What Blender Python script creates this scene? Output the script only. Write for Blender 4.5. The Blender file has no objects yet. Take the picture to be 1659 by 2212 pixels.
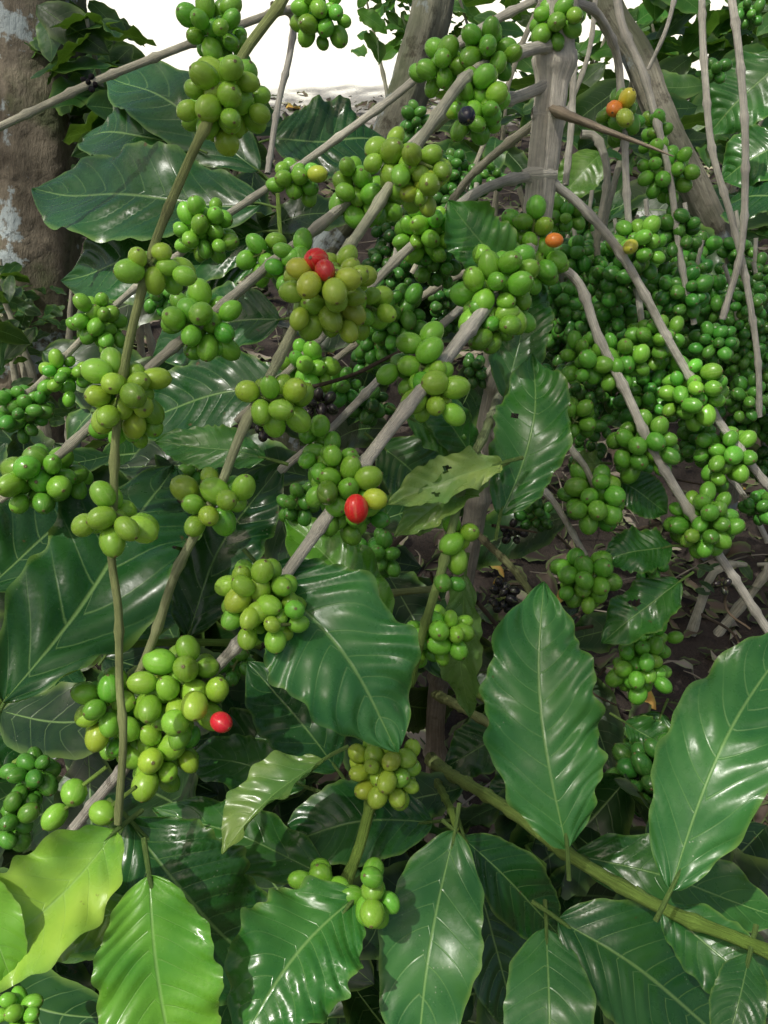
import bpy, math, random
import numpy as np
random.seed(7); rng=np.random.default_rng(7)
V=lambda *a: np.array(a,dtype=float)
# ---------------- camera ----------------
CAM=V(0,0,1.45); TH=math.radians(38)
FW=V(0,math.cos(TH),-math.sin(TH)); RT=V(1,0,0); UP=V(0,math.sin(TH),math.cos(TH))
F=1724.0
def P(u,v,d): return CAM+FW*d+RT*((u-829.5)/F*d)+UP*((1106-v)/F*d)
def nz(a): return a/(np.linalg.norm(a)+1e-12)
sc=bpy.context.scene
cd=bpy.data.cameras.new("camera"); cam=bpy.data.objects.new("camera",cd); sc.collection.objects.link(cam)
cam.location=CAM; cam.rotation_euler=(math.radians(90-38),0,0)
cd.sensor_fit='VERTICAL'; cd.sensor_height=36; cd.lens=18/0.6415; cd.clip_start=0.02; cd.clip_end=500
sc.camera=cam
# ---------------- light ----------------
S=nz(V(-0.36,-0.22,0.90)); el=math.asin(S[2]); az=math.atan2(S[0],S[1])
w=bpy.data.worlds.new("World"); sc.world=w; w.use_nodes=True
nt=w.node_tree; bg=nt.nodes['Background']; sky=nt.nodes.new('ShaderNodeTexSky'); sky.sky_type='NISHITA'
sky.sun_disc=False; sky.sun_elevation=el; sky.sun_rotation=az; sky.dust_density=6.0; sky.air_density=1.0; sky.ozone_density=0.2
wb=nt.nodes.new('ShaderNodeMix'); wb.data_type='RGBA'; wb.blend_type='MULTIPLY'; wb.inputs[0].default_value=1; wb.inputs[7].default_value=(1.04,1.02,.96,1)
nt.links.new(sky.outputs[0],wb.inputs[6]); nt.links.new(wb.outputs[2],bg.inputs[0]); bg.inputs[1].default_value=0.115
sl=bpy.data.lights.new("sun","SUN"); sl.energy=5; sl.angle=math.radians(0.6); sl.color=(1,0.97,0.90)
so=bpy.data.objects.new("sun",sl); sc.collection.objects.link(so)
from mathutils import Vector
so.rotation_euler=Vector(S).to_track_quat('Z','Y').to_euler(); so.location=(0,0,6)
sc.view_settings.view_transform='Standard'; sc.view_settings.look='None'; sc.view_settings.exposure=0
# ---------------- mesh accumulator ----------------
class M:
    def __init__(s): s.v=[];s.f=[];s.c=[];s.l=[];s.n=0
    def add(s,v,f,c,l=None):
        v=np.asarray(v,float); k=len(v)
        s.v.append(v); s.f.append(np.asarray(f)+s.n)
        c=np.asarray(c,float)
        if c.ndim==1: c=np.tile(c,(k,1))
        s.c.append(c); s.l.append(np.zeros((k,3)) if l is None else l); s.n+=k
    def build(s,name,mat,parent=None,smooth=True):
        v=np.concatenate(s.v); f=np.concatenate(s.f).astype(np.int32); c=np.concatenate(s.c); l=np.concatenate(s.l)
        me=bpy.data.meshes.new(name); me.vertices.add(len(v)); me.vertices.foreach_set("co",v.ravel())
        me.loops.add(len(f)*4); me.loops.foreach_set("vertex_index",f.ravel())
        me.polygons.add(len(f)); me.polygons.foreach_set("loop_start",np.arange(len(f),dtype=np.int32)*4)
        me.update(calc_edges=True)
        me.polygons.foreach_set("use_smooth",np.full(len(f),smooth))
        a=me.attributes.new("col","FLOAT_COLOR","POINT"); a.data.foreach_set("color",np.c_[c,np.ones(len(c))].ravel())
        a=me.attributes.new("lf","FLOAT_VECTOR","POINT"); a.data.foreach_set("vector",l.ravel())
        me.materials.append(mat); o=bpy.data.objects.new(name,me); sc.collection.objects.link(o)
        if parent: o.parent=parent
        return o
def empty(name,loc=(0,0,0)):
    o=bpy.data.objects.new(name,None); sc.collection.objects.link(o); o.empty_display_size=.1; return o
# ---------------- materials ----------------
class NT:
    def __init__(s,name):
        s.m=bpy.data.materials.new(name); s.m.use_nodes=True; s.t=s.m.node_tree
        s.b=s.t.nodes['Principled BSDF']; s.o=s.t.nodes['Material Output']
    def n(s,typ,ins={},**kw):
        x=s.t.nodes.new(typ)
        for k,v in kw.items(): setattr(x,k,v)
        for k,v in ins.items(): s.set(x.inputs[k],v)
        return x
    def set(s,inp,v):
        if hasattr(v,'is_linked') or isinstance(v,bpy.types.NodeSocket): s.t.links.new(v,inp)
        else: inp.default_value=v
    def math(s,op,a,b=0.0,clamp=False):
        x=s.n('ShaderNodeMath',{0:a,1:b},operation=op,use_clamp=clamp); return x.outputs[0]
    def rng(s,v,a,b,c=0.0,d=1.0):
        x=s.n('ShaderNodeMapRange',{0:v,1:a,2:b,3:c,4:d}); return x.outputs[0]
    def mix(s,f,a,b,mode='MIX'):
        x=s.n('ShaderNodeMix',data_type='RGBA',blend_type=mode); s.set(x.inputs[0],f); s.set(x.inputs[6],a); s.set(x.inputs[7],b); return x.outputs[2]
    def attr(s,name): return s.n('ShaderNodeAttribute',attribute_name=name)
    def noise(s,vec,scale,det=3,rough=.5):
        x=s.n('ShaderNodeTexNoise',{'Scale':scale,'Detail':det,'Roughness':rough}); 
        if vec is not None: s.set(x.inputs['Vector'],vec)
        return x.outputs['Fac']
    def pos(s): return s.n('ShaderNodeNewGeometry').outputs['Position']
    def bump(s,h,st,dist): return s.n('ShaderNodeBump',{'Height':h,'Strength':st,'Distance':dist}).outputs[0]
VA=.20
def leaf_mat(name,rough=.25,trans=.12,detail=True):
    t=NT(name); c=t.attr('col').outputs['Color']; lf=t.attr('lf').outputs['Vector']
    sp=t.n('ShaderNodeSeparateXYZ',{0:lf}); t_=sp.outputs[1]; p=sp.outputs[2]
    at=t.math('ABSOLUTE',t_)
    fr=t.math('FRACT',t.math('ADD',p,20.0)); ds=t.math('MULTIPLY',t.math('ABSOLUTE',t.math('SUBTRACT',fr,.5)),2.0)
    lat=t.math('MULTIPLY',t.rng(ds,.90,.99),t.rng(at,.15,1.0,.50,.08))
    mid=t.rng(at,.010,.038,.9,0.0); ve=t.math('MAXIMUM',lat,mid)
    P_=t.pos(); nb=t.noise(P_,22,4); nf=t.noise(P_,160,3)
    c1=t.mix(1.0,c,t.n('ShaderNodeCombineXYZ',{0:t.rng(nb,.3,.7,.6,1.6),1:t.rng(nb,.3,.7,.76,1.25),2:t.rng(nb,.3,.7,.8,1.2)}).outputs[0],'MULTIPLY')
    c1=t.mix(t.rng(ds,0,.9,.10,0.0),c1,t.mix(.5,c1,(.12,.26,.03,1)))
    vc=t.mix(.5,c1,(.30,.50,.15,1)); c2=t.mix(ve,c1,vc)
    if detail:
        vo=t.n('ShaderNodeTexVoronoi',{'Vector':P_,'Scale':260.0}); sm=t.math('MULTIPLY',t.rng(vo.outputs['Distance'],.08,.14,1,0),t.rng(t.noise(P_,30,2),.57,.64,0,.6))
        c2=t.mix(sm,c2,(.38,.44,.30,1))
        br=t.rng(t.noise(P_,48,4,.6),.70,.73,0,.75); c2=t.mix(br,c2,(.10,.055,.02,1))
    t.set(t.b.inputs['Base Color'],c2); t.set(t.b.inputs['Roughness'],t.math('ADD',t.rng(nf,.3,.7,rough-.05,rough+.08),t.rng(nb,.35,.65,-.04,.08)))
    t.b.inputs['Specular IOR Level'].default_value=.5
    h=t.math('SUBTRACT',t.math('MULTIPLY',nf,.35),t.math('MULTIPLY',ve,.8))
    bm=t.bump(h,.35,.0015); t.set(t.b.inputs['Normal'],bm)
    tr=t.n('ShaderNodeBsdfTranslucent'); t.set(tr.inputs[0],t.mix(.5,c2,(.25,.50,.03,1)))
    mx=t.n('ShaderNodeMixShader',{0:trans}); t.t.links.new(t.b.outputs[0],mx.inputs[1]); t.t.links.new(tr.outputs[0],mx.inputs[2]); t.t.links.new(mx.outputs[0],t.o.inputs[0])
    return t.m
def berry_mat():
    t=NT('coffee_berry_skin'); c=t.attr('col').outputs['Color']; lf=t.attr('lf').outputs['Vector']
    st=t.noise(lf,2.2,3,.6); P_=t.pos(); n2=t.noise(P_,120,3)
    c1=t.mix(t.rng(st,.52,.72,0,.34),c,t.mix(.5,c,(.60,.74,.30,1)))
    c2=t.mix(t.rng(n2,.60,.72,0,.28),c1,t.mix(.6,c1,(.08,.14,.02,1)))
    fk=t.noise(P_,700,2); c2=t.mix(t.rng(fk,.70,.76,0,.45),c2,(.16,.13,.04,1))
    t.set(t.b.inputs['Base Color'],c2); t.set(t.b.inputs['Roughness'],t.rng(n2,.3,.7,.22,.38))
    t.b.inputs['Subsurface Weight'].default_value=.08; t.b.inputs['Subsurface Radius'].default_value=(.3,.6,.1); t.b.inputs['Subsurface Scale'].default_value=.003
    t.set(t.b.inputs['Normal'],t.bump(t.noise(P_,400,2),.15,.001)); return t.m
def bark_mat(name,scale=1.0,lichen=0.0,rough=.85,spots=.35):
    t=NT(name); c=t.attr('col').outputs['Color']; P_=t.pos(); lf=t.attr('lf').outputs['Vector']
    n1=t.noise(P_,60*scale,5,.65); ns=t.noise(lf,6.0,7,.72)
    f=t.math('MULTIPLY',t.rng(ns,.35,.65,.66,1.15),t.rng(n1,.3,.7,.80,1.18))
    cb=t.n('ShaderNodeCombineXYZ',{0:f,1:f,2:f}).outputs[0]; c1=t.mix(1.0,c,cb,'MULTIPLY')
    c1=t.mix(t.rng(t.noise(P_,34*scale,3),.62,.70,0,spots),c1,(.10,.085,.05,1))
    if lichen>0:
        c1=t.mix(t.rng(t.noise(P_,5,4,.6),.47,.60,0,.65),c1,(.06,.09,.03,1))
        c1=t.mix(t.rng(t.noise(P_,6,6,.65),.555,.585,0,lichen),c1,(.36,.42,.42,1))
        c1=t.mix(t.rng(t.noise(P_,26,5,.7),.56,.66,0,.7),c1,(.05,.04,.025,1))
    t.set(t.b.inputs['Base Color'],c1); t.b.inputs['Roughness'].default_value=rough; t.b.inputs['Specular IOR Level'].default_value=.25
    t.set(t.b.inputs['Normal'],t.bump(t.math('ADD',ns,t.math('MULTIPLY',n1,.6)),.9,.004/scale)); return t.m
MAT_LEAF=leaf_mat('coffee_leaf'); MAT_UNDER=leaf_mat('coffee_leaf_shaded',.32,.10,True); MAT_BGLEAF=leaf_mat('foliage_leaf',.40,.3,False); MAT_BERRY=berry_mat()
MAT_TWIG=bark_mat('coffee_twig_bark'); MAT_BARK=bark_mat('tree_bark',.35,.95)
def ground_mat():
    t=NT('soil'); P_=t.pos(); y=t.n('ShaderNodeSeparateXYZ',{0:P_}).outputs[1]
    n=t.noise(P_,6,6,.7); n2=t.noise(P_,40,5,.7)
    c=t.mix(n2,(.018,.013,.010,1),(.085,.065,.05,1)); c=t.mix(t.rng(n,.5,.7,0,.4),c,(.13,.105,.085,1))
    edge=t.rng(t.math('ADD',y,t.math('MULTIPLY',n,2.6)),8.0,9.2); c=t.mix(edge,c,(.80,.79,.70,1))  # pale far ground, whitened in colour for the washed-out sunlit area
    t.set(t.b.inputs['Base Color'],c); t.b.inputs['Roughness'].default_value=.95
    t.set(t.b.inputs['Normal'],t.bump(t.math('ADD',n,n2),.8,.03)); return t.m
# ---------------- tubes ----------------
def spline(pts,step):
    pts=np.asarray(pts,float); n=len(pts)
    if n==2: pts=np.array([pts[0],(pts[0]+pts[1])/2,pts[1]]); n=3
    e=np.vstack([2*pts[0]-pts[1],pts,2*pts[-1]-pts[-2]]); out=[]
    for i in range(n-1):
        p0,p1,p2,p3=e[i:i+4]; L=np.linalg.norm((p2-p1)[:3]); k=max(2,min(60,int(L/step)))
        for j in range(k):
            s=j/k; out.append(.5*((2*p1)+(-p0+p2)*s+(2*p0-5*p1+4*p2-p3)*s*s+(-p0+3*p1-3*p2+p3)*s**3))
    out.append(pts[-1]); return np.array(out)
def tube(m,pts,rad,c0,c1,seg=9,node=.05,step=.006,rough=.05,wig=.05,hue=.15):
    if len(pts)==2:
        pts=[pts[0],(pts[0]+pts[1])/2,pts[1]]; rad=[rad[0],(rad[0]+rad[-1])/2,rad[-1]]
    A=spline(np.c_[np.array(pts),np.array(rad)],step); X=A[:,:3].copy(); R=np.maximum(A[:,3],.0004)
    L=np.r_[0,np.cumsum(np.linalg.norm(np.diff(X,axis=0),axis=1))]
    Rm=R.mean(); k=len(X); ph=rng.random()*9
    X+= (np.sin(L[:,None]*V(55,47,60)+ph)*Rm*wig)*np.minimum(1,np.minimum(L,L[-1]-L)/.03)[:,None]
    if node>0:
        q=((L+ph*.01)/node)%1.0; q=np.minimum(q,1-q)*node; R=R*(1+.36*np.exp(-(q/(Rm*.7+.001))**2))
    T=np.gradient(X,axis=0); T/=np.linalg.norm(T,axis=1)[:,None]+1e-9
    nrm=nz(np.cross(T[0],V(.3,.2,.93))); th=np.linspace(0,2*np.pi,seg,endpoint=False); vs=[];ls=[]
    off=rng.random(3)*20
    for i in range(k):
        nrm=nz(nrm-T[i]*np.dot(nrm,T[i])); b=np.cross(T[i],nrm)
        rr=R[i]*(1+rough*.4*rng.standard_normal(seg)+rough*1.5*np.sin(3*th+L[i]*6+off[0])+rough*np.sin(7*th+L[i]*4+off[1]))
        vs.append(X[i]+(np.cos(th)*rr)[:,None]*nrm+(np.sin(th)*rr)[:,None]*b)
        ls.append(np.c_[np.cos(th),np.sin(th),np.full(seg,L[i]*3)]+off)
    vs=np.concatenate(vs); ls=np.concatenate(ls)
    i=np.arange(k-1)[:,None]*seg; j=np.arange(seg)[None]; j2=(j+1)%seg
    f=np.stack([i+j,i+j2,i+seg+j2,i+seg+j],-1).reshape(-1,4)
    a=np.repeat(np.linspace(0,1,k),seg)[:,None]; c=np.asarray(c0)*(1-a)+np.asarray(c1)*a
    c=c*(1+.12*np.repeat(np.sin(L*90+ph)*np.sin(L*37),seg)[:,None])
    m.add(vs,f,np.clip(c,0,.85),ls); return X
GREY=(.72,.69,.58); GRBR=(.54,.52,.39); GRN=(.27,.44,.08); DK=(.13,.10,.07); OLV=(.42,.48,.19)
def br(m,pl,w0,w1,c0=GREY,c1=GREY,**k):
    pts=[P(*p) for p in pl]; n=len(pl)
    rad=[(w0+(w1-w0)*i/(n-1))/2/F*pl[i][2] for i in range(n)]
    return tube(m,pts,rad,c0,c1,**k)
# ---------------- leaves ----------------
def leaf3(m,B,T_,W,nrm,col,bow=.08,bend=0.,wav=1.,puck=1.,NS=64,NT_=20,holes=(),fold=.12,curl=0.):
    B=np.asarray(B);T_=np.asarray(T_); D=T_-B; L=np.linalg.norm(D); d=D/L
    n=nz(nrm-d*np.dot(nrm,d)); sd=np.cross(d,n)
    s=np.linspace(0,1,NS+1); t=np.linspace(-1,1,NT_+1)
    ph=rng.random(9)*6.28
    mid=B+np.outer(s,D)+np.outer(np.sin(np.pi*s),n)*bow*L+np.outer(np.sin(np.pi*s),sd)*bend*L+np.outer(np.sin(2*np.pi*s+ph[8])*np.sin(np.pi*s),n)*.02*L
    T=np.gradient(mid,axis=0); T/=np.linalg.norm(T,axis=1)[:,None]
    sdv=np.cross(T,n); sdv/=np.linalg.norm(sdv,axis=1)[:,None]; nv=np.cross(sdv,T)
    pr=s**.66*(1-s)**.74; pr/=pr.max(); pr=np.maximum(pr,.004)
    pr*=1-.34*np.exp(-((1-s)/.11)**2)
    SS,TT=np.meshgrid(s,t,indexing='ij'); at=np.abs(TT)
    sg=np.where(TT>0,1.,0.); a1=ph[0]*sg+ph[1]*(1-sg); a2=ph[2]*sg+ph[3]*(1-sg); f1=4.1+1.2*math.sin(ph[4]); f2=2.3+.6*math.sin(ph[5])
    NV=9.6+1.5*math.sin(ph[6])
    p=(SS-VA*at**1.3)*NV+.22*np.sin(2*np.pi*SS*1.7+a1)+.4*sg
    w=W/2*pr[:,None]
    amp=.75+.45*np.sin(2*np.pi*SS*1.3+a2)
    pu=(.5-.5*np.cos(2*np.pi*p))**.6*np.minimum(1,at*3)*(1-.6*at**2)*amp
    h=puck*.034*W*(pu-.4)*np.minimum(1,pr[:,None]*1.6)
    h+=np.abs(TT)**1.5*fold*w - (TT**2)*curl*w
    h+=W*.018*np.sin(SS*9+ph[7]+TT*2.2)*np.sin(TT*3.3+ph[8])*wav
    wv=np.sin(2*np.pi*SS*f1+a1)*.6+np.sin(2*np.pi*SS*f2+a2)+.30*np.sin(2*np.pi*p+a1)
    pw=np.minimum(1,pr[:,None]*1.3)
    h+=wav*.045*W*at**2.2*wv*pw
    lat=TT*w*(1+wav*at*(.032*np.sin(2*np.pi*SS*f1+a1+1.4)+.016*np.sin(2*np.pi*p+a2)))
    X=mid[:,None,:]+lat[:,:,None]*sdv[:,None,:]+h[:,:,None]*nv[:,None,:]
    nT=NT_+1; i=np.arange(NS)[:,None]*nT; j=np.arange(NT_)[None]
    f=np.stack([i+j,i+j+1,i+nT+j+1,i+nT+j],-1).reshape(-1,4)
    if holes:
        fc=np.stack([(SS[:-1,:-1]).ravel(),TT[:-1,:-1].ravel()],-1); keep=np.ones(len(f),bool)
        for hs,ht,hr in holes:
            a=np.arctan2((fc[:,1]-ht)*.25,fc[:,0]-hs); dd=np.hypot(fc[:,0]-hs,(fc[:,1]-ht)*.25)
            keep&=dd>hr*(1+.3*np.sin(3*a+hs*9))
        f=f[keep]
    c=np.asarray(col)*(1+.10*rng.standard_normal())
    edge=np.clip((at-.93)/.07,0,1).reshape(-1,1)
    c=np.clip(c,0,1)[None]*(1-edge*.5)+edge*.5*V(.16,.30,.06)
    m.add(X.reshape(-1,3),f,c,np.stack([SS,TT,p],-1).reshape(-1,3))
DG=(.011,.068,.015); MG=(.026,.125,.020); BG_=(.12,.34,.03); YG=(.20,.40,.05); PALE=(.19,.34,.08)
def leaf(m,b,t,wpx,col=DG,a=.7,u=.5,c=0.,stalk=True,**k):
    B=P(*b);T_=P(*t); mid=(B+T_)/2; tc=nz(CAM-mid); d=nz(T_-B); side=np.cross(d,tc)
    n=nz(tc*a+V(0,0,1)*u+side*c); n=nz(n-d*np.dot(n,d)); tcp=nz(tc-d*np.dot(tc,d))
    W=wpx/F*(b[2]+t[2])/2/max(.55,abs(np.dot(n,tcp)))
    leaf3(m,B,T_,W,n,col,**k)
    if stalk: tube(stk,[B-d*.018-n*.006,B,B+d*.02],[.0016,.0014,.001],(.2,.33,.08),(.16,.3,.07),seg=6,node=0)
# ---------------- berries ----------------
seg=14
prof=[(math.sin(a),1.0*math.cos(a),0) for a in np.radians([179.5,165,148,130,112,94,76,60,45,32,22,12])]
prof+=[(.125,1.003,.7),(.11,1.035,1),(.06,1.015,1),(.002,1.0,1)]
prof=np.array(prof); th=np.linspace(0,2*np.pi,seg,endpoint=False)
BV=np.stack([np.outer(prof[:,0],np.cos(th))*.97,np.outer(prof[:,0],np.sin(th)),np.outer(prof[:,1],np.ones(seg))],-1).reshape(-1,3)
BK=np.repeat(prof[:,2],seg)[:,None]; kk=len(prof)
i=np.arange(kk-1)[:,None]*seg; j=np.arange(seg)[None]; BF=np.stack([i+j,i+(j+1)%seg,i+seg+(j+1)%seg,i+seg+j],-1).reshape(-1,4)
bl=np.hypot(BV[:,0],BV[:,1])+1e-6; BL=np.c_[BV[:,0]/bl*1.6,BV[:,1]/bl*1.6,BV[:,2]*.35]
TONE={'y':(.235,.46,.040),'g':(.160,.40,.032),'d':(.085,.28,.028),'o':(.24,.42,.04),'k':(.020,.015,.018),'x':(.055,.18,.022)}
def berry(m,c,ax,r,col,elong=1.12,crown=(.15,.12,.045)):
    ax=nz(ax); x=nz(np.cross(ax,rng.standard_normal(3))); y=np.cross(ax,x)
    X=(BV*V(r*.94,r,r*elong))@np.array([x,y,ax])+c
    col=np.asarray(col); up=(BV[:,2:3]+1)/2
    cc=col*(1.08-.14*up); cc=cc*(1-BK)+np.asarray(crown)*BK
    m.add(X,BF,np.clip(cc,0,1),BL+rng.random(3)*40)
SPECIAL=[]
def cluster(m,u,v,d,n,rp,tone='g',st=(1,1,1)):
    n=max(2,int(round(n*1.08))); rp=rp*.84
    r=rp/F*d; R=r*(n/.62)**(1/3); c0=P(u,v,d); c=c0+FW*R*(.0+.45*rng.random())
    X=rng.standard_normal((n,3)); X/=np.linalg.norm(X,axis=1)[:,None]; X*=R*(.45+.55*rng.random((n,1)))
    for _ in range(45):
        D=X[:,None]-X[None]; q=np.linalg.norm(D,axis=2)+np.eye(n); ov=np.maximum(0,1.98*r-q)*(1-np.eye(n))
        X=X+(D/q[...,None]*ov[...,None]).sum(1)*.32; X*=.988
        l=np.linalg.norm(X,axis=1)[:,None]; X=np.where(l<.9*r,X/(l+1e-9)*.9*r,X)
    X=(X[:,0:1]*RT*st[0]+X[:,1:2]*UP*st[1]+X[:,2:3]*FW*st[2])
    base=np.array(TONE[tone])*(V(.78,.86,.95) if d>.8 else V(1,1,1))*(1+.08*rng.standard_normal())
    for x in X:
        p=c+x; bad=False
        for sp,sr in SPECIAL:
            q=sp-p; lat=q-FW*np.dot(q,FW)
            if np.linalg.norm(q)<(r+sr)*.86 or (np.linalg.norm(lat)<sr*1.15 and np.dot(q,FW)>0 and np.dot(q,FW)<.08): bad=True
        if bad: continue
        rr=r*rng.uniform(.78,1.12); col=base*(1+.13*rng.standard_normal())*np.array([1+.14*rng.standard_normal(),1,1])
        if tone in 'yo' and rng.random()<.05: col=base*V(1.35,1.08,1)
        if tone=='k': rr*=.85
        berry(m,p,nz(x)+.38*rng.standard_normal(3)+V(0,-.12,-.05),rr,np.clip(col,.005,.8),rng.uniform(1.05,1.30))
    for q in X[::3]: tube(stk,[c0,c0+(c+q-c0)*.6],[.0012,.001],OLV,GRN,seg=5,node=0,step=.01)
# ================= COFFEE PLANT =================
plant=empty("coffee_plant")
stk=M(); wood=M(); berr=M(); lv=M()
br(wood,[(1222,-160,.70),(1212,0,.72),(1200,110,.74),(1184,250,.76),(1170,380,.78),(1158,480,.80),(1130,640,.84),(1085,800,.9),(1050,950,.96),(1020,1150,1.02),(985,1330,1.1),(945,1500,1.2),(938,1700,1.3),(930,1900,1.42),(930,2150,1.35)],80,30,(.76,.72,.60),(.20,.14,.09),seg=36,node=.16,rough=.03,wig=.01,step=.004)
for a in [(1195,95,.735),(1188,245,.755),(1165,378,.775)]:
    c=P(*a); tube(wood,[c-V(.017,0,0),c,c+V(.017,0,0)],[.005,.0115,.005],GREY,GREY,seg=14,node=0)
B=[
([(640,-60,.50),(608,5,.49),(530,110,.48),(490,190,.47),(440,280,.46),(395,375,.46),(340,510,.45),(310,610,.45),(280,730,.45),(262,830,.45),(248,970,.45),(245,1080,.45),(240,1200,.46),(256,1320,.46),(258,1480,.46),(266,1600,.45),(255,1780,.45)],23,16,(.42,.50,.18),OLV),
([(1200,95,.735),(1130,112,.70),(1050,140,.66),(1000,175,.63),(950,240,.61),(850,390,.58),(780,495,.56),(740,550,.54),(650,680,.52),(575,830,.51),(520,940,.50),(480,1040,.50),(435,1130,.50),(380,1240,.51),(335,1370,.53),(293,1475,.55),(250,1560,.58)],28,18,GREY,OLV),
([(1160,0,.72),(1050,55,.75),(950,125,.77),(850,210,.78),(700,320,.78),(580,405,.78),(470,478,.78),(400,540,.79),(270,640,.80),(150,760,.80),(60,850,.80),(-30,900,.8)],19,13,GREY,GRBR),
([(1190,180,.75),(1100,215,.72),(980,240,.68),(860,340,.64),(735,450,.62),(600,560,.60),(480,660,.58),(320,800,.57),(205,910,.57),(110,1000,.57),(0,1080,.58)],25,18,GREY,GRBR),
([(700,5,.95),(590,30,.92),(400,100,.88),(200,180,.85),(0,275,.82),(-60,300,.8)],16,15,GRBR,GRBR),
([(1145,380,.775),(1080,395,.75),(1010,430,.74),(880,540,.72),(800,620,.72),(720,700,.72),(640,785,.72),(510,910,.74)],23,14,GREY,GRBR),
([(1165,470,.80),(1150,530,.74),(1100,590,.67),(1030,690,.61),(960,780,.58),(880,880,.55),(790,1000,.54),(730,1080,.53),(690,1140,.53),(600,1270,.53),(530,1370,.53),(460,1450,.55),(380,1540,.56),(240,1690,.60),(150,1800,.63)],30,24,GREY,GREY),
([(1070,600,.9),(980,680,.74),(850,790,.70),(770,870,.68),(700,940,.68),(600,1020,.70)],17,15,GREY,GREY),
([(1160,262,.765),(1060,340,.82),(1000,400,.86),(950,480,.9),(890,590,.92)],20,13,GRBR,GRBR),
([(1110,560,.83),(980,600,.84),(840,690,.84),(720,780,.84),(610,860,.86)],17,13,GRBR,GRBR),
([(1195,395,.78),(1260,450,.79),(1330,530,.80),(1400,650,.82),(1470,780,.84),(1560,920,.86),(1659,1050,.88),(1720,1120,.9)],20,15,GREY,GREY),
([(1150,560,.82),(1195,570,.82),(1250,610,.82),(1290,720,.82),(1340,820,.82),(1400,950,.82),(1480,1090,.84),(1560,1210,.86),(1670,1380,.9)],21,18,GREY,GREY),
([(1225,0,.72),(1290,30,.76),(1330,110,.80),(1342,200,.82),(1350,300,.83),(1356,450,.84),(1380,650,.86),(1400,800,.88)],20,13,GREY,GREY),
([(1328,-40,.85),(1345,60,.85),(1390,160,.85),(1420,270,.85),(1450,400,.86),(1470,560,.88),(1500,700,.9)],19,13,GREY,GREY),
([(1570,-40,.85),(1580,0,.85),(1600,150,.85),(1610,350,.86),(1600,540,.88),(1560,690,.9)],19,13,GREY,GREY),
([(1515,-40,.9),(1522,150,.9),(1540,330,.9),(1580,470,.9),(1608,590,.9),(1635,760,.92),(1640,900,.95)],16,12,GREY,GREY),
([(1465,-40,.98),(1440,60,.98),(1400,150,1.0)],10,8,GREY,GREY),
([(1150,760,.9),(1190,850,.84),(1230,960,.83),(1270,1020,.83),(1310,1130,.84)],15,12,GREY,GRBR),
([(1060,930,.95),(1155,1040,.85),(1200,1090,.84),(1265,1200,.84)],16,13,GREY,GREY),
([(1015,1140,1.0),(1100,1220,.9),(1180,1325,.8)],16,15,DK,OLV),
([(1080,850,.9),(1050,930,.62),(1010,1010,.60),(985,1110,.6),(960,1210,.6),(925,1330,.6),(885,1480,.62)],19,19,GRBR,GRN),
([(825,1640,.58),(810,1700,.57),(780,1820,.55),(740,1925,.54)],22,26,GRN,GRN),
([(930,1640,1.2),(960,1665,.8),(1080,1735,.62),(1220,1840,.56),(1430,1960,.50),(1600,2030,.46),(1720,2080,.44)],24,30,OLV,(.22,.38,.06)),
([(-40,1545,.5),(20,1500,.52),(130,1430,.56),(270,1392,.6),(480,1388,.66),(560,1395,.7)],20,14,GRN,GRN),
([(30,1650,.7),(100,1610,.7),(170,1575,.72)],15,15,GRN,GRN),
([(815,1285,.7),(900,1275,.7),(985,1268,.75)],14,14,OLV,OLV),
([(590,10,.9),(632,40,.95),(625,120,.95),(600,230,.95),(578,375,.95)],15,13,GREY,GREY),
([(1240,110,.85),(1236,250,.85),(1222,400,.86)],15,13,GREY,GREY),
([(1255,290,.88),(1290,300,.88),(1312,380,.88),(1290,520,.9),(1300,640,.92)],18,13,GREY,GRBR),
([(1340,350,.9),(1318,430,.9),(1300,520,.92)],14,11,GRBR,GREY),
([(640,845,.7),(760,810,.7),(900,750,.72),(1060,745,.78)],9,9,DK,DK),
([(1030,1300,.85),(1090,1370,.9),(1160,1450,.92)],10,8,DK,DK),
([(965,1455,1.1),(1020,1490,.95),(1110,1560,.9)],15,17,OLV,GRN),
([(940,1500,1.15),(1000,1530,.9),(1100,1590,.85),(1180,1640,.82)],19,15,OLV,OLV),
([(1490,1850,.8),(1450,1740,.85),(1420,1690,.9)],12,10,OLV,OLV),
([(560,1400,.75),(700,1300,.85),(880,1150,.95)],12,12,DK,DK),
([(60,1580,.85),(170,1500,.85),(290,1440,.85)],10,10,DK,DK),
([(660,690,.66),(640,640,.66),(610,540,.67),(600,420,.7)],10,9,GRN,GRN),
([(1659,1170,1.0),(1600,1060,.98),(1520,960,.98),(1480,850,1.0)],12,12,GREY,GREY),
([(985,1790,.56),(970,1740,.6),(945,1690,.75),(938,1660,1.0)],14,16,GRN,DK),
([(1190,-40,.95),(1130,90,.95),(1080,230,.97),(1010,400,1.0),(990,520,1.02)],12,10,GRBR,GRBR),
([(1290,-40,1.0),(1270,120,1.0),(1205,300,1.0),(1190,420,1.02)],11,10,GREY,GRBR),
]
for p,w0,w1,c0,c1 in B: br(wood,p,w0,w1,c0,c1)
for _ in range(40):
    u=rng.uniform(350,1600); v=rng.uniform(950,1700); dd=rng.uniform(.85,1.2); a=rng.uniform(0,3.14); L=rng.uniform(60,200)
    br(wood,[(u,v,dd),(u+math.cos(a)*L*.5+rng.normal()*10,v+math.sin(a)*L*.5,dd+.02),(u+math.cos(a)*L,v+math.sin(a)*L+rng.normal()*15,dd)],7,3.5,(.20,.16,.11),(.2,.15,.1))
br(wood,[(1190,235,.755),(1230,252,.72),(1300,278,.70),(1380,308,.69),(1455,338,.68)],28,3,(.34,.28,.20),(.40,.33,.24),node=0,rough=.12)
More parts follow.
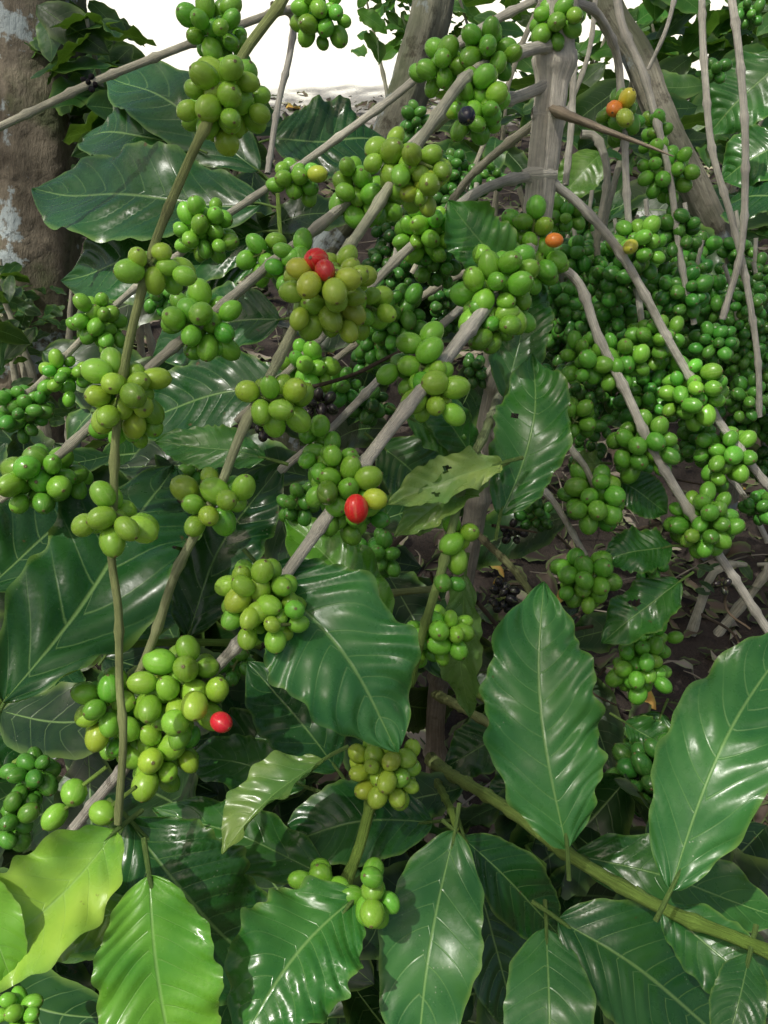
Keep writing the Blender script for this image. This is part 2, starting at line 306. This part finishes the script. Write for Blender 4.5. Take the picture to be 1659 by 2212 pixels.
cluster(wood,193,180,.85,7,9,'k')
RED=(.66,.020,.018); ORG=(.80,.24,.03); YEL=(.62,.56,.05)
for u,v,d,rp,col,ax in [
 (683,563,.50,28,RED,(-.3,-.8,.5)),(702,584,.488,23,(.50,.03,.025),(.4,-1,-.3)),(668,616,.487,29,(.40,.50,.05),(-.3,-1,-.3)),(646,580,.497,25,(.46,.50,.05),(-1,-.3,.2)),
 (752,603,.49,27,(.38,.50,.05),(1,-.4,.2)),(723,630,.485,28,(.32,.47,.05),(.2,-1,-.5)),
 (770,1099,.495,28,RED,(.1,-.5,-1)),(810,1078,.50,24,(.42,.54,.04),(1,-.35,.05)),(478,1560,.51,23,(.64,.02,.035),(.9,-.8,.1)),(420,1525,.515,30,(.34,.53,.05),(.2,-1,-.1)),
 (1197,519,.72,17,ORG,(1,-.3,.1)),(1327,235,.80,18,ORG,(-.4,-1,-.2)),(1355,212,.80,19,YEL,(.3,-.5,.8)),(1350,255,.79,20,(.36,.48,.05),(.1,-1,-.3)),(1008,250,.60,20,(.012,.014,.03),(.1,-1,-.2)),
 (686,376,.755,20,(.44,.54,.05),(1,-.4,.1)),(1362,533,.79,17,(.46,.46,.05),(-.2,-1,.1)),(1408,1205,.86,11,YEL,(0,-1,0)),
 (160,1712,.49,29,(.19,.43,.04),(.2,-.8,.3)),(118,1765,.50,27,(.20,.45,.04),(-.5,-.8,-.1)),(222,1756,.48,28,(.22,.45,.04),(.8,-.6,.2))]:
    c=P(u,v,d); r=rp/F*d; SPECIAL.append((c,r)); berry(berr,c,V(*ax),r,col,1.16)
    if u<230: tube(stk,[c,c+V(.02,.01,.012)],[.0013,.0013],GRN,GRN,seg=6,node=0)
CL=[(460,45,.485,16,27,'g'),(478,205,.465,28,32,'y'),(500,100,.5,6,26,'g'),(322,572,.445,9,31,'y',(1.5,.6,1)),(262,850,.45,19,32,'y'),(290,910,.475,9,28,'g'),(250,1112,.445,10,35,'y',(1.2,1,1)),(695,28,.60,18,23,'g'),
(1060,110,.66,18,26,'g'),(1040,215,.64,16,26,'g'),(960,130,.66,10,26,'g'),(1020,250,.64,10,25,'g'),(905,350,.565,12,29,'y'),(840,345,.58,8,28,'y'),(905,410,.58,5,29,'o'),(705,625,.52,32,31,'o'),(585,865,.505,13,32,'y'),(460,1085,.495,12,32,'y',(1.2,.9,1)),(790,660,.55,8,28,'y'),
(770,405,.62,18,26,'g'),(830,430,.63,8,24,'g'),(572,545,.6,8,27,'g'),(640,540,.59,4,26,'g'),(610,585,.59,5,25,'g'),(430,690,.575,18,31,'g'),(440,745,.59,6,28,'g'),(270,905,.57,8,28,'g'),(75,1035,.565,18,31,'g'),(140,1050,.60,6,25,'g'),
(640,380,.77,12,22,'g'),(437,500,.775,26,23,'g'),(215,700,.80,22,21,'g'),(140,812,.80,18,19,'g'),(50,885,.80,26,20,'d'),(0,1140,.8,8,20,'d'),(340,640,.83,9,16,'d'),
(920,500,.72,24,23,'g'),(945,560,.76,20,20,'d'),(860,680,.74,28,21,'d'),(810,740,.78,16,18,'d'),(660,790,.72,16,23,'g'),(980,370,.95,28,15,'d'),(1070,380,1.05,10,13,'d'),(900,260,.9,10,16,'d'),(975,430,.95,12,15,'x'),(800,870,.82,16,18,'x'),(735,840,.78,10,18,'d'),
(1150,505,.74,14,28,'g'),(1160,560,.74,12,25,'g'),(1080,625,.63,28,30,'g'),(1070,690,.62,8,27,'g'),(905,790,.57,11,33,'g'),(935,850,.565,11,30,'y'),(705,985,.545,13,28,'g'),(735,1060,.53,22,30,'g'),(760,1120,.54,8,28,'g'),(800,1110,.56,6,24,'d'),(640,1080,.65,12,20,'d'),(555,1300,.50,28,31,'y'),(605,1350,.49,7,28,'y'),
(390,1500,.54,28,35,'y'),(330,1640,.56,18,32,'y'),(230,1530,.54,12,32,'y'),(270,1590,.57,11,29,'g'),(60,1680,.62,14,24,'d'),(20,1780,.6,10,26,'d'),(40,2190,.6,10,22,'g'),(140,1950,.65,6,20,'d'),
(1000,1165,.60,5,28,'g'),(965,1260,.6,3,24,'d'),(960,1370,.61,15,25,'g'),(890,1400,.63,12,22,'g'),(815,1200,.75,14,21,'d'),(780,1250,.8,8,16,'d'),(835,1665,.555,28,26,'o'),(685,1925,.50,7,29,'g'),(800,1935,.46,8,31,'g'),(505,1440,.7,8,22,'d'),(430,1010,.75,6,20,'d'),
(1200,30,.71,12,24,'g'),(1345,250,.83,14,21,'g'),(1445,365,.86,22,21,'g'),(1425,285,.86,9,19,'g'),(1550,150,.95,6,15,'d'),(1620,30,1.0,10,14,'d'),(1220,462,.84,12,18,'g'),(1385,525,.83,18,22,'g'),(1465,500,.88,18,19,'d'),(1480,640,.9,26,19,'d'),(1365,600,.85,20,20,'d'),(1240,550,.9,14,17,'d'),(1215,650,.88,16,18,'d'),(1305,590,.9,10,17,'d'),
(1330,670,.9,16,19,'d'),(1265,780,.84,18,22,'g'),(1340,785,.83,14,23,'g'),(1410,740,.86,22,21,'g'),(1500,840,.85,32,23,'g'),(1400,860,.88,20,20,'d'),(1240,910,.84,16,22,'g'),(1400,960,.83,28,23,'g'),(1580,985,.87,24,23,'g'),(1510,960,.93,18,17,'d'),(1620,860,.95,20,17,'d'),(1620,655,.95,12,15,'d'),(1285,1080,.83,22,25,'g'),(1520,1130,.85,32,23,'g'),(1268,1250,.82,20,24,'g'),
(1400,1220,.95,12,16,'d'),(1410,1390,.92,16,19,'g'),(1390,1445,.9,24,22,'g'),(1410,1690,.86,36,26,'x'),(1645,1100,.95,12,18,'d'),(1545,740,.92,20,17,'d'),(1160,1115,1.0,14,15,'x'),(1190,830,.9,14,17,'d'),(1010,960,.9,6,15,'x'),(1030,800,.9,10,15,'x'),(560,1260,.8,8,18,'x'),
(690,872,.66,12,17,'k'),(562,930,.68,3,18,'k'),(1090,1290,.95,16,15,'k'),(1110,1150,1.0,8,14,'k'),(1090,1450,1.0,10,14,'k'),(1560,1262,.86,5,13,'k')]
for c in CL: cluster(berr,*c[:6],st=c[6] if len(c)>6 else (1,1,1))
for i in range(28):
    u=rng.uniform(1170,1660); v0=rng.uniform(380,620); dd=rng.uniform(.98,1.2); pts=[]
    L=rng.uniform(230,440)
    for k in range(5): pts.append((u+rng.normal()*8+k*12,v0+L*k/4,dd+k*.02))
    br(wood,pts,9,6,GREY,GRBR)
    for k in range(1,5):
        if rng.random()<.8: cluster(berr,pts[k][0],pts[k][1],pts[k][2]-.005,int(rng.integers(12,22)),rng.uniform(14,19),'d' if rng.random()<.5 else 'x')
for i in range(7):
    u=rng.uniform(830,1080); v0=rng.uniform(330,560); dd=rng.uniform(1.0,1.1); pts=[(u-k*14,v0+k*60,dd) for k in range(5)]
    br(wood,pts,9,6,GREY,GRBR)
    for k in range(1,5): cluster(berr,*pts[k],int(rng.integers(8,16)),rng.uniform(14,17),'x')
LL=lambda *a,**k: leaf(lv,*a,**k)
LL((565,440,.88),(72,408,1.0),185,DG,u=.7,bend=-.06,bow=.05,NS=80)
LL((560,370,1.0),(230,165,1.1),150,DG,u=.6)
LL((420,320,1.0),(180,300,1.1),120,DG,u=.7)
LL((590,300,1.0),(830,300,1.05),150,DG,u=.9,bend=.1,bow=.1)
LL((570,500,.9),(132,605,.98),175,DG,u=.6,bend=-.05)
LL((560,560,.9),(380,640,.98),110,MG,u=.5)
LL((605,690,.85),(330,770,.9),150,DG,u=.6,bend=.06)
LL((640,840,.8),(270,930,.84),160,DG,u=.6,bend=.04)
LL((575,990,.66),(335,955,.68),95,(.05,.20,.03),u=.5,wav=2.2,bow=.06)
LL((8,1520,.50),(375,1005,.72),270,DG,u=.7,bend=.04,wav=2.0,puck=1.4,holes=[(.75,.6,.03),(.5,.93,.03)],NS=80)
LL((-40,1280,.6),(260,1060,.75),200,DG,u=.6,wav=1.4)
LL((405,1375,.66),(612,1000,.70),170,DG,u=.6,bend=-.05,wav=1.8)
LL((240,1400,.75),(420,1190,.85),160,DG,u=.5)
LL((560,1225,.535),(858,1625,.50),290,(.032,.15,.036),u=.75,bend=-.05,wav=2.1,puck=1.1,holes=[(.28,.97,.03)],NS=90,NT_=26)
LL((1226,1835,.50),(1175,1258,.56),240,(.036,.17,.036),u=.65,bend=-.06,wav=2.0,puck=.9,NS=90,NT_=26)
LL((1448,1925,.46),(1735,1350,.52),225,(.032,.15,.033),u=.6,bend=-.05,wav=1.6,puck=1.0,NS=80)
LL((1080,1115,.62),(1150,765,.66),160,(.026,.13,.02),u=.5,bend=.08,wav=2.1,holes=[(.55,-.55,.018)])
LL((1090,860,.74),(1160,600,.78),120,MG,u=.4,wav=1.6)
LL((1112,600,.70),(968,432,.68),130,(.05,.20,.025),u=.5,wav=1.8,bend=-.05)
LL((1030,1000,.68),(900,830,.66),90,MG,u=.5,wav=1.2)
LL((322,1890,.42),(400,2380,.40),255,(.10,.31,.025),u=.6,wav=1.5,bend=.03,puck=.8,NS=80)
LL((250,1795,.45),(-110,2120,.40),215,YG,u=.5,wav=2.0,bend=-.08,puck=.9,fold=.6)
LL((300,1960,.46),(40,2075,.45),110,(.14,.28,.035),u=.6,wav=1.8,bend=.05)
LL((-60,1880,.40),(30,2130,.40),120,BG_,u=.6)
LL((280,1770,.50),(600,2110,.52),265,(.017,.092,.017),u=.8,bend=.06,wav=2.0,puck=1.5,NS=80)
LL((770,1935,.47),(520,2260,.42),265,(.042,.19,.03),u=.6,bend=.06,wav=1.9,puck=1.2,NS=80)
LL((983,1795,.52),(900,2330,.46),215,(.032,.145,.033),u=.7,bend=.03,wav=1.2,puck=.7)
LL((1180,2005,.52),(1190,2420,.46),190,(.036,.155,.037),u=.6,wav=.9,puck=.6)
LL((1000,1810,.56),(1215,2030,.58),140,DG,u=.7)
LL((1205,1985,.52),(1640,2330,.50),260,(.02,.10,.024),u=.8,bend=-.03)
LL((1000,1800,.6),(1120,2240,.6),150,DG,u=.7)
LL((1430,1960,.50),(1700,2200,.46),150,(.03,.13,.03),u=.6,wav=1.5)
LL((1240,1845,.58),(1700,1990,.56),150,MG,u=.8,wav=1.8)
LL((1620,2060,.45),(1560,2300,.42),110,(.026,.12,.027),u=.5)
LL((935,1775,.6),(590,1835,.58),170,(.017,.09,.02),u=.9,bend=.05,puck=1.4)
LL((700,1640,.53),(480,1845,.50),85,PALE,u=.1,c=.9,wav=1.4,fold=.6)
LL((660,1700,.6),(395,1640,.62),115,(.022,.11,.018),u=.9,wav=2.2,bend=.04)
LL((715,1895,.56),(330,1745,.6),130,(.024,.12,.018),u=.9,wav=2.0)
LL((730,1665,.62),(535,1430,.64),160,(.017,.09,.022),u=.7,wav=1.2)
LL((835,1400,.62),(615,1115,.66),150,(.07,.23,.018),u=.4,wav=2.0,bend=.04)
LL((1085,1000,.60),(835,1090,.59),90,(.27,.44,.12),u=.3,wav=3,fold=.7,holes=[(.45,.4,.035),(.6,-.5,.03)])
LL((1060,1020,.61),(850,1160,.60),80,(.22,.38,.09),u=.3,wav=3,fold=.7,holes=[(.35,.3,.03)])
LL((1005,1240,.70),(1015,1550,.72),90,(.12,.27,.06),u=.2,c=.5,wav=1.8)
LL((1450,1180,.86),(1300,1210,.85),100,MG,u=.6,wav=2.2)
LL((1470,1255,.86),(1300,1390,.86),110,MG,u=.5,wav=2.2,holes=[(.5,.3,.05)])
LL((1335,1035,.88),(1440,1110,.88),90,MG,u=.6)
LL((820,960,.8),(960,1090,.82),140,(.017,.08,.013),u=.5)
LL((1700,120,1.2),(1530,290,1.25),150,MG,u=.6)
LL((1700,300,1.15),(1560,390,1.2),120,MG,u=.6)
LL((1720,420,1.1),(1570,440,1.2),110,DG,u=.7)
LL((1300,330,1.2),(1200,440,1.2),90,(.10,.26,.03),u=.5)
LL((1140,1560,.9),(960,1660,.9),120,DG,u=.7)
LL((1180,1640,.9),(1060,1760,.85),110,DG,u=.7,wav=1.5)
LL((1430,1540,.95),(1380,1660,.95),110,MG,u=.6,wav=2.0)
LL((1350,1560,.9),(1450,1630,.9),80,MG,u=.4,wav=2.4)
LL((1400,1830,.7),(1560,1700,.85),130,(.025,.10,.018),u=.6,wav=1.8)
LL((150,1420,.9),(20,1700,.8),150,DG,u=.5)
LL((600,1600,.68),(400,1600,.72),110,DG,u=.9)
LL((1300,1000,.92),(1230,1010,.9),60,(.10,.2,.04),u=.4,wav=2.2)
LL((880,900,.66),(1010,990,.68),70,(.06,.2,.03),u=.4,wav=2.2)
fl=M()
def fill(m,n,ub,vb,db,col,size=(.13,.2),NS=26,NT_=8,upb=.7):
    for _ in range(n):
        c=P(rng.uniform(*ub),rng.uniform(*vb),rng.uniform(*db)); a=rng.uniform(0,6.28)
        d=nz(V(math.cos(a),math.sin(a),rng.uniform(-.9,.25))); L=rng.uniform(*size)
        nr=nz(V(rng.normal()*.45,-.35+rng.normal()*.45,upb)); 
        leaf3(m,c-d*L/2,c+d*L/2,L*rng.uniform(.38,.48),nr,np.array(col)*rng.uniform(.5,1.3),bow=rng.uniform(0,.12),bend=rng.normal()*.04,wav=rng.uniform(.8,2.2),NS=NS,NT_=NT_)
fill(fl,80,(-80,900),(1500,2300),(.68,.95),(.009,.050,.010))  # fill leaves coloured extra dark, painting shade into the gaps behind the plant
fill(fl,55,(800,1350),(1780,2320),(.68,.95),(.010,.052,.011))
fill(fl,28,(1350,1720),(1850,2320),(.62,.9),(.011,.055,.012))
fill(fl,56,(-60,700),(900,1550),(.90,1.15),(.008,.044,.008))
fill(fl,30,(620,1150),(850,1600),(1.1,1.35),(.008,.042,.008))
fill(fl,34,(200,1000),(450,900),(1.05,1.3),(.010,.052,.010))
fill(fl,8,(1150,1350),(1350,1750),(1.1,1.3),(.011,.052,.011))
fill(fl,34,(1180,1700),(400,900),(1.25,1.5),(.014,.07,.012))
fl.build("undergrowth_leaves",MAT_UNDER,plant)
wood.build("stem_and_branches",MAT_TWIG,plant); stk.build("stalks",MAT_TWIG,plant)
berr.build("berry_clusters",MAT_BERRY,plant); lv.build("leaves",MAT_LEAF,plant)
# ================= TREES BEHIND =================
def trunk(name,pl,w0,w1,col,**k):
    m=M(); br(m,pl,w0,w1,col,col,seg=60,node=0,step=.012,**k); return m.build(name,MAT_BARK)
trunk("tree_trunk",[(75,-250,1.9),(75,0,1.9),(70,350,2.0),(50,700,2.1),(40,1000,2.25),(40,1300,2.3)],190,240,(.19,.165,.12),rough=.04,wig=.01)
trunk("tree_trunk",[(960,-200,1.45),(935,0,1.45),(900,140,1.5),(850,290,1.55),(780,430,1.65),(700,560,1.8),(640,800,2.1),(620,1100,2.3)],90,80,(.30,.30,.22),rough=.035,wig=.02)
trunk("tree_trunk",[(1270,-150,1.2),(1310,10,1.2),(1380,130,1.2),(1430,260,1.2),(1500,400,1.25),(1560,530,1.3),(1610,680,1.4),(1590,860,1.6),(1560,1100,2.0),(1540,1200,2.2)],62,60,(.36,.34,.26),rough=.04,wig=.02)
def shrub(name,specs):
    e=empty(name); m=M(); s=M()
    for n,ub,vb,db,col,sz in specs:
        fill(m,n,ub,vb,db,col,size=sz,NS=14,NT_=6)
        for _ in range(max(2,n//40)):
            c=P((ub[0]+ub[1])/2+rng.normal()*40,vb[1],(db[0]+db[1])/2); t=P(rng.uniform(*ub),max(vb[0],0),rng.uniform(*db)); 
            g=V(c[0],c[1],-.02); tube(s,[g,(g+t)/2+V(rng.normal()*.05,0,.1),t],[.012,.009,.004],GRBR,GRBR,seg=8,step=.03)
    m.build("foliage",MAT_BGLEAF,e); s.build("stems",MAT_TWIG,e)
shrub("coffee_shrub",[(70,(90,270),(40,280),(1.7,2.2),(.014,.075,.012),(.12,.2)),(36,(200,560),(220,430),(1.5,1.9),(.012,.065,.012),(.14,.2)),(30,(-60,60),(560,760),(1.6,1.9),(.02,.08,.02),(.06,.1))])
shrub("coffee_shrub",[(110,(770,960),(-160,120),(2.7,3.3),(.07,.24,.02),(.08,.15)),(180,(980,1500),(-150,230),(2.6,3.4),(.035,.14,.015),(.12,.2)),(60,(1230,1700),(230,560),(1.8,2.4),(.016,.075,.012),(.15,.22)),(24,(960,1240),(180,400),(2.0,2.5),(.012,.06,.010),(.12,.18))])
shrub("coffee_shrub",[(140,(1380,1760),(-100,320),(2.2,3.0),(.035,.14,.018),(.14,.22))])
shrub("weed_patch",[(90,(-60,180),(620,920),(1.7,2.0),(.022,.10,.02),(.04,.07)),(14,(1480,1700),(1220,1290),(1.85,1.95),(.03,.10,.03),(.03,.06))])
# ================= GROUND =================
g=M(); n=90
xs=np.linspace(-1,1,n+1); xs=np.sign(xs)*np.abs(xs)**3*120; ys=np.linspace(-1,1,n+1); ys=np.sign(ys)*np.abs(ys)**3*120+2
XX,YY=np.meshgrid(xs,ys,indexing='ij'); ZZ=.02*np.sin(XX*3.1+YY*1.7)+.015*np.sin(XX*1.3-YY*4.1); ZZ*=np.exp(-(np.hypot(XX,YY)/40)**2)
i=np.arange(n)[:,None]*(n+1); j=np.arange(n)[None]; gf=np.stack([i+j,i+n+1+j,i+n+2+j,i+j+1],-1).reshape(-1,4)
g.add(np.stack([XX,YY,ZZ],-1).reshape(-1,3),gf,(.1,.08,.06)); g.build("ground",ground_mat())
lt=M()
for _ in range(8000):
    y=.3+7.6*rng.random()**1.35; x=rng.uniform(-1.2,1.2)*(y*.5+.6); a=rng.uniform(0,6.28); L=rng.uniform(.02,.09)*(1+y*.1)
    d=V(math.cos(a),math.sin(a),rng.normal()*.15); c=V(x,y,.02*math.sin(x*3.1+y*1.7)+.015*math.sin(x*1.3-y*4.1)+rng.uniform(.008,.03))
    q=rng.random(); col=(.04,.028,.02) if q<.5 else ((.11,.08,.055) if q<.86 else ((.32,.27,.21) if q<.98 else (.45,.27,.06)))
    leaf3(lt,c-d*L/2,c+d*L/2,L*.4,V(rng.normal()*.4,rng.normal()*.4,1),col,bow=rng.normal()*.15,wav=2.5,NS=8,NT_=4,fold=rng.normal()*.7)
for _ in range(420):
    y=.6+4.5*rng.random(); x=rng.uniform(-1.2,1.2)*(y*.55+.5); a=rng.uniform(0,6.28); L=rng.uniform(.08,.4); c=V(x,y,.04)
    d=V(math.cos(a),math.sin(a),.05)*L/2; tube(lt,[c-d,c+V(.01,.01,.01),c+d],[.001,.0025,.001],(.22,.19,.14),(.22,.19,.14),seg=5,step=.03,node=0)
mt=NT('dry_leaf'); mt.set(mt.b.inputs['Base Color'],mt.attr('col').outputs['Color']); mt.b.inputs['Roughness'].default_value=.75
lt.build("leaf_litter",mt.m)
# ================= ADDED TREE OUT OF VIEW, SCREENS THE SUN =================
e=empty("added_shade_tree"); m=M(); s=M()
lq=np.array([(0,0),(.5,-.25),(1,0),(.5,.25)])
SUN_GAPS=[(P(1590,1790,.48),.04)]  # opening left in the added leaves for a sun patch on the right leaf
def added_canopy(n,xb,yb,hb,L):
    for _ in range(n):
        h=rng.uniform(*hb); c=V(rng.uniform(*xb),rng.uniform(*yb),.8)+S*(h-.8)/S[2]
        a=rng.uniform(0,6.28); l=L*rng.uniform(.7,1.3); d=V(math.cos(a),math.sin(a),rng.normal()*.25); q=nz(np.cross(d,V(rng.normal()*.35,rng.normal()*.35,1)))
        if any(np.linalg.norm((c-g0)-S*np.dot(c-g0,S))<gr+l*.25 for g0,gr in SUN_GAPS): continue
        vs=np.array([c+d*l*(x-.5)+q*l*y for x,y in lq]); m.add(vs,[[0,1,2,3]],V(.05,.14,.03),np.array([(x,y*3,0) for x,y in lq]))
added_canopy(2300,(-1.4,1.5),(-.4,1.9),(11,14.5),.11)  # small high leaves, added to thin the sun into soft even light
added_canopy(6200,(-5,5),(1.9,8.0),(11,15),.21)
cc=V(0,2,.8)+S*12/S[2]; tb=V(cc[0]-1.5,cc[1]-1.5,0)
tube(s,[tb,tb+V(.1,.1,3.5),tb+V(.2,.3,7),tb+V(.8,.9,10),cc],[.22,.19,.16,.11,.04],(.2,.17,.12),(.2,.17,.12),seg=20,step=.15,node=0)
for ex in [(-3.5,2,1),(3.5,3,.5),(.5,-2.5,0),(2,.5,1.2),(-2,-.5,.4),(-1,4,1)]:
    o=tb+V(.3,.4,8+rng.random()*1.5); tube(s,[o,(o+cc+V(*ex)*.6)/2+V(0,0,.4),cc+V(*ex)],[.08,.05,.015],(.2,.17,.12),(.2,.17,.12),seg=10,step=.15,node=0)
m.build("crown",MAT_BGLEAF,e); s.build("trunk",MAT_BARK,e)  # unseen crown and trunk, added to shade the plant and ground
